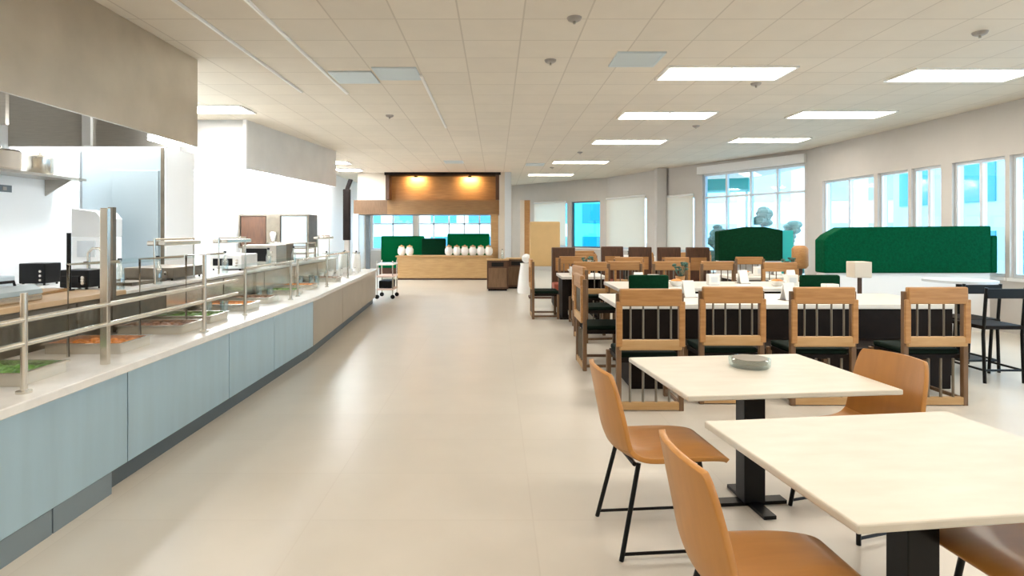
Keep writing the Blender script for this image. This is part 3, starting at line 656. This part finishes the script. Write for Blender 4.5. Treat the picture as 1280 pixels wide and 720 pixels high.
# bus cart by counter end
e = thing('bus_cart', 'small pale cart with black wheels at the end of the serving counter', 'cart', (pX(484,13.6), 13.6, 0))
for z in (.2,.5,.78): MB().box(-.2,.2,-.3,.3,z,z+.04,bev=.01).build('shelf', M['blanket'] if z < .7 else M['ceramic'], e)
for x in (-.18,.18):
    for y in (-.28,.28):
        MB().cyl((x,y,.08), .014, .8, n=8).build('post', M['rail'], e); MB().cyl((0,0,-.015), .05, .03, n=12, M=Matrix.Translation((x,y,.05)) @ Matrix.Rotation(PI/2,4,'X')).build('wheel', M['black'], e)
MB().box(-.15,.15,-.25,.25,.24,.42,bev=.02).build('bin', M['black'], e)
for i, (px, py) in enumerate(((468,345),(476,338))):
    pass

# waste cabinets right of bar
def make_bin():
    e = thing('waste_cabinet', '', 'waste cabinet')
    MB().box(-.28,.28,-.25,.25,.05,.80,bev=.008).build('body', M['woodd'], e); MB().box(-.25,.25,-.22,.22,0,.05).build('plinth', M['dark'], e)
    MB().box(-.24,.24,-.265,-.25,.1,.6).build('door', M['woodm'], e); MB().box(-.16,.16,-.268,-.25,.64,.75).build('opening', M['black'], e)
    MB().box(-.3,.3,-.27,.27,.80,.83).build('top', M['woodk'], e); return e
KW = Kind(make_bin)
for px, y, l in ((622,15.4,'brown waste cabinet in front of the bar column'), (646,16.0,'second brown waste cabinet right of the bar column')): KW.put((pX(px,y), y, 0), 0, l, 'brown waste cabinets')
KB.put((pX(628,15.4), 15.4, .8305), 0, 'dark topped bottle standing on the brown waste cabinet')
e = thing('white_urn', 'white tapered urn stand right of the brown waste cabinets', 'urn', (pX(658,14.6), 14.6, 0))
MB().lathe((0,0,0), [(.22,0),(.24,.05),(.2,.4),(.15,.72),(.16,.76)]).build('body', M['ceramic'], e, smooth=40); MB().ball((0,0,.88), .12).build('ball_top', M['ceramic'], e, smooth=60)

# tan board / wood pillar
e = thing('wood_board', 'tall tan wooden board standing left of the teal window', 'board', (pX(681,13.6), 13.6, 0))
MB().box(-.36,.36,-.04,.04,.74,pZ(277,13.6),bev=.03).build('panel', M['block2'], e)
MB().box(-.34,-.28,-.03,.03,.04,.74).build('leg', M['woodd'], e); MB().box(.28,.34,-.03,.03,.04,.74).build('leg', M['woodd'], e); MB().box(-.38,.38,-.2,.2,0,.04).build('base', M['woodd'], e)
e = thing('wood_pillar', 'narrow striped wooden pillar beside the tan board', 'pillar', (pX(656,19.5), 19.5, 0))
MB().box(-.16,-.02,-.12,.12,0,2.62).build('pale_strip', M['cream'], e); MB().box(-.02,.17,-.12,.12,0,2.62).build('brown_strip', M['wood'], e)

# ---------------------------------------------------------------- dividers with green panels
e = thing('green_divider', 'wide green upholstered divider on a white half wall beneath the windows', 'divider', (6.35, 9.0, 0))
yD = 9.0; xl, xr = pX(1028, yD)-6.35, pX(1240, yD)-6.35; zt, zb = pZ(284, yD), pZ(341, yD)
MB().box(xl+.02, xr-.05, -.02, .2, 0, zb-.001).build('half_wall', M['white'], e)
MB().prism([(xl,zb),(xr-.06,zb),(xr-.06,zt+.02),(xl+.3,zt),(xl+.08,zt-.12),(xl,zt-.2)], .28, M=Matrix.Translation((0,-.06,0))).build('green_panel', M['green'], e, bev=.02)
MB().box(xr-.06, xr+.04, -.06,.22, zb+.0, zt-.13, bev=.02).build('end_cushion', M['green'], e)
e = thing('green_divider', 'smaller dark green divider in front of the glazed bay', 'divider', (pX(938,11.5), 11.5, 0))
w_ = (pX(978,11.5)-pX(898,11.5))/2; zt, zb = pZ(288,11.5), pZ(326,11.5)
MB().box(-w_+.02,w_-.02,0,.18,0,zb-.001).build('half_wall', M['white'], e)
MB().prism([(-w_,zb),(w_,zb),(w_,zt),(w_*.45,zt+.07),(-w_*.1,zt+.07),(-w_,zt-.02)], .24, M=Matrix.Translation((0,-.03,0))).build('green_panel', M['darkgreen'], e, bev=.02)
MB().box(w_+.01,w_+.24,.05,.2,0,zt).build('teal_board', M['teal'], e)

# ---------------------------------------------------------------- seating: wooden frame chairs
def make_frame_chair():
    """back towards -y, faces +y; origin at floor below the back"""
    e = thing('wooden_chair', '', 'chair'); W = .27
    for s_ in (-1,1): MB().box(s_*W-.022, s_*W+.022, -.022, .022, 0, 1.02, bev=.005).build('leg', M['woodm'], e)
    for s_ in (-1,1): MB().box(s_*W-.022, s_*W+.022, .42, .464, 0, .44, bev=.005).build('leg', M['woodm'], e)
    b = MB(); b.box(-W-.0, W+.0, -.05, .0, .91, 1.06, bev=.012).build('top_rail', M['wood'], e)
    MB().box(-W+.0, W-.0, -.045, -.0, .53, .62, bev=.01).build('bottom_rail', M['woodl'], e)
    for s_ in (-1,1): MB().box(s_*W-.026, s_*W+.026, -.047, -.023, .56, .95, bev=.006).build('side_rail', M['wood'], e)
    for k in range(4):
        x = -.17+k*.11+(.02 if k > 1 else 0); MB().cyl((x, -.018, .61), .009, .31, n=8).build('spindle', M['steel_dark'], e)
    for k in range(4):
        x = -.17+k*.113; MB().cyl((x, 0, .07), .011, .35, n=8).build('spindle', M['steel_dark'], e)
    MB().box(-W+.02, W-.02, -.02, .02, .01, .075).build('base_rail', M['woodl'], e)
    MB().box(-W+.01, W-.01, .023, .46, .41, .45).build('seat_frame', M['dark'], e)
    MB().box(-W+.02, W-.02, .03, .455, .45, .50, bev=.015).build('seat', M['cushion'], e)
    for s_ in (-1,1): MB().box(s_*W-.012, s_*W+.012, .022, .42, .04, .07).build('stretcher', M['woodm'], e)
    return e
KF = Kind(make_frame_chair)
g = 'wooden frame chairs with spindle backs'
def fc(x, y, rz, l): return KF.put((x, y, 0), rz, l, g)
YR = 5.15
fc(pX(812,5.0), 5.0, 0, 'first wooden chair from the left in the row behind the front tables')
fc(pX(914,YR+.05), YR+.05, 0, 'second wooden chair from the left in the row behind the front tables')
fc(pX(1028,YR), YR, 0, 'third wooden chair in the row, behind the right of the rear table')
fc(pX(1168,YR), YR, .02, 'rightmost wooden chair of the row, its legs open to view')
fc(.99, 6.7, -PI/2, 'wooden chair at the left end of the long table facing right')
fc(1.22, 8.3, -PI/2+.15, 'wooden chair at the left end of the second long table')
# long tables
def long_table(label, x0, x1, y0, y1, z=.77, group='long white tables', front=False):
    e = thing('long_table', label, 'table', ((x0+x1)/2, (y0+y1)/2, 0), 0, group); w_, d_ = (x1-x0)/2, (y1-y0)/2
    MB().box(-w_,w_,-d_,d_,z-.05,z,bev=.006).build('tabletop', M['wtable'], e)
    for s_ in (-1,1): MB().box(s_*w_*.8-.05, s_*w_*.8+.05, -d_*.7, d_*.7, .03, z-.05).build('leg', M['dark'], e)
    MB().box(-w_*.8+.05, w_*.8-.05, -.03, .03, .12, z-.05).build('modesty_panel', M['dark'], e)
    if front: MB().box(-w_+.02, w_-.02, -d_+.02, -d_+.05, .0, z-.05).build('front_panel', M['dark'], e); MB().box(-w_+.03, w_-.46, -d_-.52, -d_+.019, .0, .40, bev=.01).build('under_table_dark', M['dark'], e)  # dark panel and box added to stand in for the darkness under the table
    for s_ in (-1,1): MB().box(s_*w_*.8-.1, s_*w_*.8+.1, -d_*.8, d_*.8, 0, .03).build('foot', M['dark'], e)
    return e
long_table('long white table behind the row of four wooden chairs', 1.3, 4.95, 6.2, 7.3, front=True)
long_table('second long white table farther back in the seating area', 1.7, 4.75, 8.0, 9.1)
long_table('small white table beside the aisle left of the other tables', 1.15, 1.95, 10.1, 11.0)
long_table('distant white table near the tan board', 1.75, 2.8, 13.6, 14.5)
long_table('distant white table in front of the wide white blind', 3.2, 4.6, 14.4, 15.2)
long_table('distant white table before the smaller green divider', 4.1, 5.4, 9.9, 10.8)
# chairs on far side with dark green backs
def make_green_chair():
    e = thing('upholstered_chair', '', 'chair'); W = .25
    for s_ in (-1,1):
        MB().box(s_*W-.018, s_*W+.018, -.02, .02, 0, .5).build('leg', M['woodd'], e); MB().box(s_*W-.018, s_*W+.018, .40, .44, 0, .42).build('leg', M['woodd'], e)
    MB().box(-W, W, 0, .44, .42, .50, bev=.02).build('seat', M['darkgreen'], e, smooth=40)
    MB().box(-W-.02, W+.02, -.04, .04, .5, .965, bev=.03).build('backrest', M['darkgreen'], e, smooth=40); return e
KU = Kind(make_green_chair)
for px, y, l in ((812,7.82,'dark green backed chair beyond the first wooden chair'),(1027,7.82,'dark green backed chair beyond the third wooden chair')):
    KU.put((pX(px,y), y+.05, 0), PI, l, 'dark green chairs on the far side of the long table')
# background wooden chairs
bgc = [(1.55,9.5,0,'wooden chair tucked at the small aisle table'), (.66,10.5,-PI/2,'wooden chair on the aisle side of the small white table'), (1.55,11.6,PI,'wooden chair behind the small white table'),
 (2.15,9.62,PI,'wooden chair behind the second long table at its left end'), (2.9,9.6,PI,'wooden chair behind the second long table, middle'), (3.7,9.6,PI,'wooden chair behind the second long table at its right'),
 (4.6,9.35,0,'wooden chair in front of the table by the smaller green divider'),
 (2.0,13.05,0,'wooden chair before the distant table near the tan board'), (2.3,15.05,PI,'wooden chair behind the distant table near the tan board'),
 (3.5,13.85,0,'wooden chair before the table under the wide blind, left'), (4.3,13.9,0,'wooden chair before the table under the wide blind, right'), (3.9,15.75,PI,'wooden chair behind the table under the wide blind'),
 (5.0,11.35,PI,'wooden chair hard against the smaller green divider'), (5.3,15.0,0,'lone wooden chair near the right white blind'),
 (2.6,11.3,0,'lone wooden chair between the small aisle table and the green divider'), (3.5,11.2,.3,'wooden chair turned slightly, left of the smaller green divider')]
for x, y, rz, l in bgc: fc(x, y, rz, l)
# high brown booths in the middle distance
def make_booth():
    e = thing('brown_booth', '', 'booth')
    MB().box(-.25,.25,-.06,.06,.02,1.22,bev=.02).build('backrest', M['woodd'], e); MB().box(-.25,.25,-.55,-.06,.35,.48,bev=.02).build('seat', M['red'], e)
    MB().box(-.24,.24,-.5,-.06,0,.35).build('base', M['dark'], e); MB().box(-.17,.17,-.075,-.06,.72,1.0).build('back_cushion', M['wood'], e); return e
KBo = Kind(make_booth)
for px, y, rz, l in ((765,13.2,0,'brown high backed booth under the wide white blind'),(800,12.8,0,'brown high backed booth left of the grey column'),(836,12.6,0,'brown high backed booth under the right white blind'),(872,12.5,0,'brown high backed booth closest to the glazed bay'),(704,12.4,0,'brown booth beside the tan board')):
    KBo.put((pX(px,y), y, 0), rz, l, 'brown high backed booths in the distance')
# small table clutter
def make_dispenser():
    e = thing('napkin_dispenser', '', 'napkin dispenser')
    MB().box(-.08,.08,-.06,.06,0,.16,bev=.01).build('box', M['ceramic'], e); MB().box(-.05,.05,-.065,-.06,.04,.12).build('opening', M['frame'], e); return e
KN = Kind(make_dispenser)
for x, y, l in ((2.3,8.4,'white napkin dispenser on the second long table, left of middle'),(3.2,8.5,'white napkin dispenser on the second long table, middle'),(4.3,8.4,'white napkin dispenser on the second long table, right end'),(1.4,10.3,'white napkin dispenser on the small aisle table'),(1.9,14.0,'white napkin dispenser near the tan board'),(4.0,14.8,'white napkin dispenser under the wide blind'),(4.7,10.3,'white napkin dispenser by the smaller green divider'),(4.0,6.9,'white napkin dispenser on the near long table at right')):
    KN.put((x, y, .7705), 0, l, 'napkin dispensers on the tables')
def make_pot():
    e = thing('potted_plant', '', 'plant')
    MB().lathe((0,0,0), [(.05,0),(.07,.12),(.062,.12),(.05,.02)]).build('pot', M['wood'], e, smooth=40)
    c = MB(); rnd = random.Random(5)
    for k in range(14):
        a = k*2.4; t = Vector((math.cos(a)*.09, math.sin(a)*.09, .2+rnd.random()*.12)); c.tube([(0,0,.11), (t*.6)[:], t[:]], .004, 5); c.ball(t, .03, 1, 1, .6, 6)
    c.build('leaves', M['tree'], e); return e
KP = Kind(make_pot)
for x, y, l in ((2.75,8.6,'small potted plant on the second long table'),(5.15,10.15,'potted plant right of the smaller green divider table'),(3.5,14.8,'potted plant on the table under the wide blind'),(1.7,10.7,'potted plant on the small aisle table')):
    KP.put((x, y, .7705), 0, l, 'potted plants on the tables')
e = thing('wood_box', 'pale wooden block in front of the wide green divider', 'box', (5.05, 8.0, 0))
MB().box(-.02,.02,-.02,.02,.02,.92).build('post', M['woodd'], e); MB().box(-.15,.15,-.15,.15,0,.02).build('base', M['woodd'], e); MB().box(-.13,.11,-.1,.1,.92,1.14,bev=.01).build('block', M['cream'], e)
e = thing('lantern_stand', 'brown wooden lantern stand left of the wide green divider', 'stand', (pX(1000,10.6), 10.6, 0))
MB().box(-.03,.03,-.03,.03,.02,.88).build('post', M['woodd'], e); MB().box(-.15,.15,-.15,.15,0,.02).build('base', M['woodd'], e)
MB().lathe((0,0,.88), [(.1,0),(.14,.05),(.14,.36),(.11,.4),(.06,.43)]).build('lantern', M['wood'], e, smooth=40)

def make_card():
    e = thing('menu_card', '', 'menu card')
    MB().prism([(-.06,0),(0,.2),(.06,0),(.05,0),(0,.17),(-.05,0)], .14, M=Matrix.Rotation(PI/2,4,'Z') @ Matrix.Translation((0,-.07,0))).build('folded_card', M['ceramic'], e)
    MB().box(-.09,.09,-.065,.065,.0,.004).build('base', M['woodd'], e); return e
KMc = Kind(make_card)
for x, y, l in ((2.05,8.3,'white folded menu card at the left end of the second long table'),(3.75,8.75,'white folded menu card right of middle on the second long table'),(4.5,8.8,'white folded menu card at the far right of the second long table'),(2.3,6.9,'white folded menu card on the near long table, left'),(3.35,6.6,'white folded menu card on the near long table between the third and fourth wooden chairs'),(2.3,14.1,'white folded menu card near the tan board'),(3.3,14.6,'white folded menu card under the wide blind, left'),(4.3,14.7,'white folded menu card under the wide blind, right'),(5.1,10.5,'white folded menu card by the smaller green divider')):
    KMc.put((x, y, .7705), .2, l, 'white menu cards on the tables')
def make_bowl(m):
    def f():
        e = thing('bowl', '', 'bowl'); MB().lathe((0,0,0), [(.05,0),(.06,.01),(.12,.08),(.11,.08),(.05,.02),(.001,.018)]).build('bowl', M[m], e, smooth=40)
        tag(MB().ball((0,0,.06), .09, 1, 1, .5).build('food', M['orange'], e, smooth=60), kind='stuff'); return e
    return f
KBw = Kind(make_bowl('ceramic'))
for x, y, l in ((2.6,8.3,'bowl of orange food on the second long table, left'),(4.05,8.3,'bowl of orange food on the second long table, right'),(2.75,6.75,'bowl of orange food on the near long table'),(4.4,10.2,'bowl of orange food by the smaller green divider'),(1.45,10.75,'bowl of orange food on the small aisle table')):
    KBw.put((x, y, .7705), 0, l, 'bowls of orange food')

# dark bar chairs by the right windows
def make_dark_chair():
    e = thing('dark_chair', '', 'chair'); W = .2; m = M['black']
    for s_ in (-1,1):
        MB().tube([(s_*W,0,0),(s_*W,.02,.5),(s_*W,-.02,.98)], .016, 8).build('leg', m, e); MB().tube([(s_*W,.42,0),(s_*W,.38,.56)], .016, 8).build('leg', m, e)
        MB().tube([(s_*W,.01,.13),(s_*W,.41,.13)], .012, 8).build('stretcher', m, e)
    MB().box(-W-.02,W+.02,-.0,.42,.55,.59,bev=.008).build('seat', M['dark'], e)
    MB().box(-W,W,-.03,0,.87,.97,bev=.008).build('backrest', m, e)
    MB().tube([(-W,.01,.13),(W,.01,.13)], .012, 8).build('footrest', m, e); return e
KDc = Kind(make_dark_chair)
KDc.put((pX(1226,6.35), 6.35, 0), 0, 'dark metal chair by the windows, left of the pair', 'dark metal chairs by the windows')
KDc.put((pX(1272,5.75), 5.9, 0), 0, 'dark metal chair by the windows, cut by the right edge', 'dark metal chairs by the windows')
e = thing('round_table', 'small dark round table beside the dark metal chairs', 'table', (5.75, 7.15, 0))
MB().cyl((0,0,.93), .38, .03, n=32).build('tabletop', M['frame'], e); MB().cyl((0,0,.02), .035, .91).build('column', M['black'], e); MB().cyl((0,0,0), .25, .02, n=32).build('base', M['black'], e)

# ---------------------------------------------------------------- foreground tables and shell chairs
def make_table():
    e = thing('square_table', '', 'table'); w_, d_ = .57, .437
    MB().box(-w_,w_,-d_,d_,.722,.75,bev=.006).build('tabletop', M['stone'], e)
    MB().box(-.3,.3,-.25,.25,.70,.722).build('mount_plate', M['black'], e)
    MB().box(-.062,.062,-.05,.05,.02,.70,bev=.004).build('column', M['black'], e)
    MB().box(-.2,.2,-.035,.035,0,.02).box(-.035,.035,-.2,.2,.0005,.0205).build('base', M['black'], e); return e
KTb = Kind(make_table); rt = math.radians(6.4)
KTb.put((1.50, 2.075, 0), math.radians(7), 'cream stone topped table nearest the camera at bottom right', 'cream square tables with black columns')
KTb.put((1.457, 3.30, 0), math.radians(5.8), 'cream stone topped table behind the nearest one, with a glass dish', 'cream square tables with black columns')
def make_shell_chair():
    e = thing('shell_chair', '', 'chair')
    # profile: (x, z, halfwidth, side lift x, side lift z)
    prof = [(.285,.442,.195,0,0), (.268,.460,.21,0,.0), (.15,.468,.228,0,.004), (0,.46,.235,0,.01), (-.12,.45,.235,.0,.018), (-.19,.458,.23,.01,.03), (-.235,.49,.225,.03,.03), (-.26,.545,.22,.045,.015), (-.275,.62,.218,.05,0), (-.29,.70,.214,.045,0), (-.305,.78,.207,.04,0), (-.318,.85,.195,.035,-.004), (-.322,.875,.180,.03,-.008)]
    N = 10
    def surf(rows, name):
        b = MB(); gr = []
        for (x, z, hw, lx, lz) in rows:
            gr.append([b.bm.verts.new((x+lx*abs(v)**2, v*hw, z+lz*abs(v)**2)) for v in [(-1+2*k/N) for k in range(N+1)]])
        for A_, B_ in zip(gr, gr[1:]):
            for k in range(N): b.bm.faces.new((A_[k], A_[k+1], B_[k+1], B_[k]))
        o = b.build(name, M['tan'], e, solid=.022)
        for p in o.data.polygons: p.use_smooth = True
        o.modifiers.clear()
        md = o.modifiers.new('sub', 'SUBSURF'); md.levels = md.render_levels = 2; md.boundary_smooth = 'PRESERVE_CORNERS'
        md = o.modifiers.new('solid', 'SOLIDIFY'); md.thickness = .024; md.offset = 0; md.use_rim = True
        md = o.modifiers.new('bev', 'BEVEL'); md.width = .003; md.segments = 2; md.limit_method = 'ANGLE'
        return o
    surf(prof[:7], 'seat'); surf(prof[6:], 'backrest')
    for s_ in (-1,1):
        MB().tube([(-.15,s_*.17,.44),(-.245,s_*.215,.02),(-.25,s_*.217,0)], .0115, 10).build('leg', M['black'], e, smooth=40)
        MB().tube([(.15,s_*.17,.45),(.205,s_*.215,.02),(.207,s_*.217,0)], .0115, 10).build('leg', M['black'], e, smooth=40)
        MB().tube([(-.243,s_*.214,.03),(.203,s_*.214,.03)], .008, 8).build('stretcher', M['black'], e, smooth=40)
    for q in ((-.17,.435),(.14,.44)): MB().tube([(q[0],-.17,q[1]),(q[0],.17,q[1])], .011, 8).build('seat_support', M['black'], e, smooth=40)
    return e
KS = Kind(make_shell_chair); g = 'tan shell chairs with black legs'
KS.put((.82, 2.95, 0), math.radians(5), 'tan shell chair on the aisle side of the rear cream table', g)
KS.put((.875, 1.83, 0), math.radians(3), 'tan shell chair on the aisle side of the nearest cream table', g)
KS.put((1.93, 3.12, 0), math.radians(197), 'tan shell chair on the window side of the rear cream table', g)
KS.put((1.87, 1.93, 0), math.radians(185), 'tan shell chair on the window side of the nearest cream table, mostly hidden', g)
# glass dish
p = at(937, 458, .75)
e = thing('glass_dish', 'low round grey glass dish on the rear cream table', 'dish', (p.x, p.y, .7502))
MB().lathe((0,0,0), [(.105,0),(.115,.01),(.118,.05),(.105,.052),(.098,.02),(.001,.018)], 32).build('bowl', M['glassware'], e, smooth=40)
MB().cyl((0,0,.022), .097, .030, n=32).build('lid', M['steel_dark'], e, smooth=40)
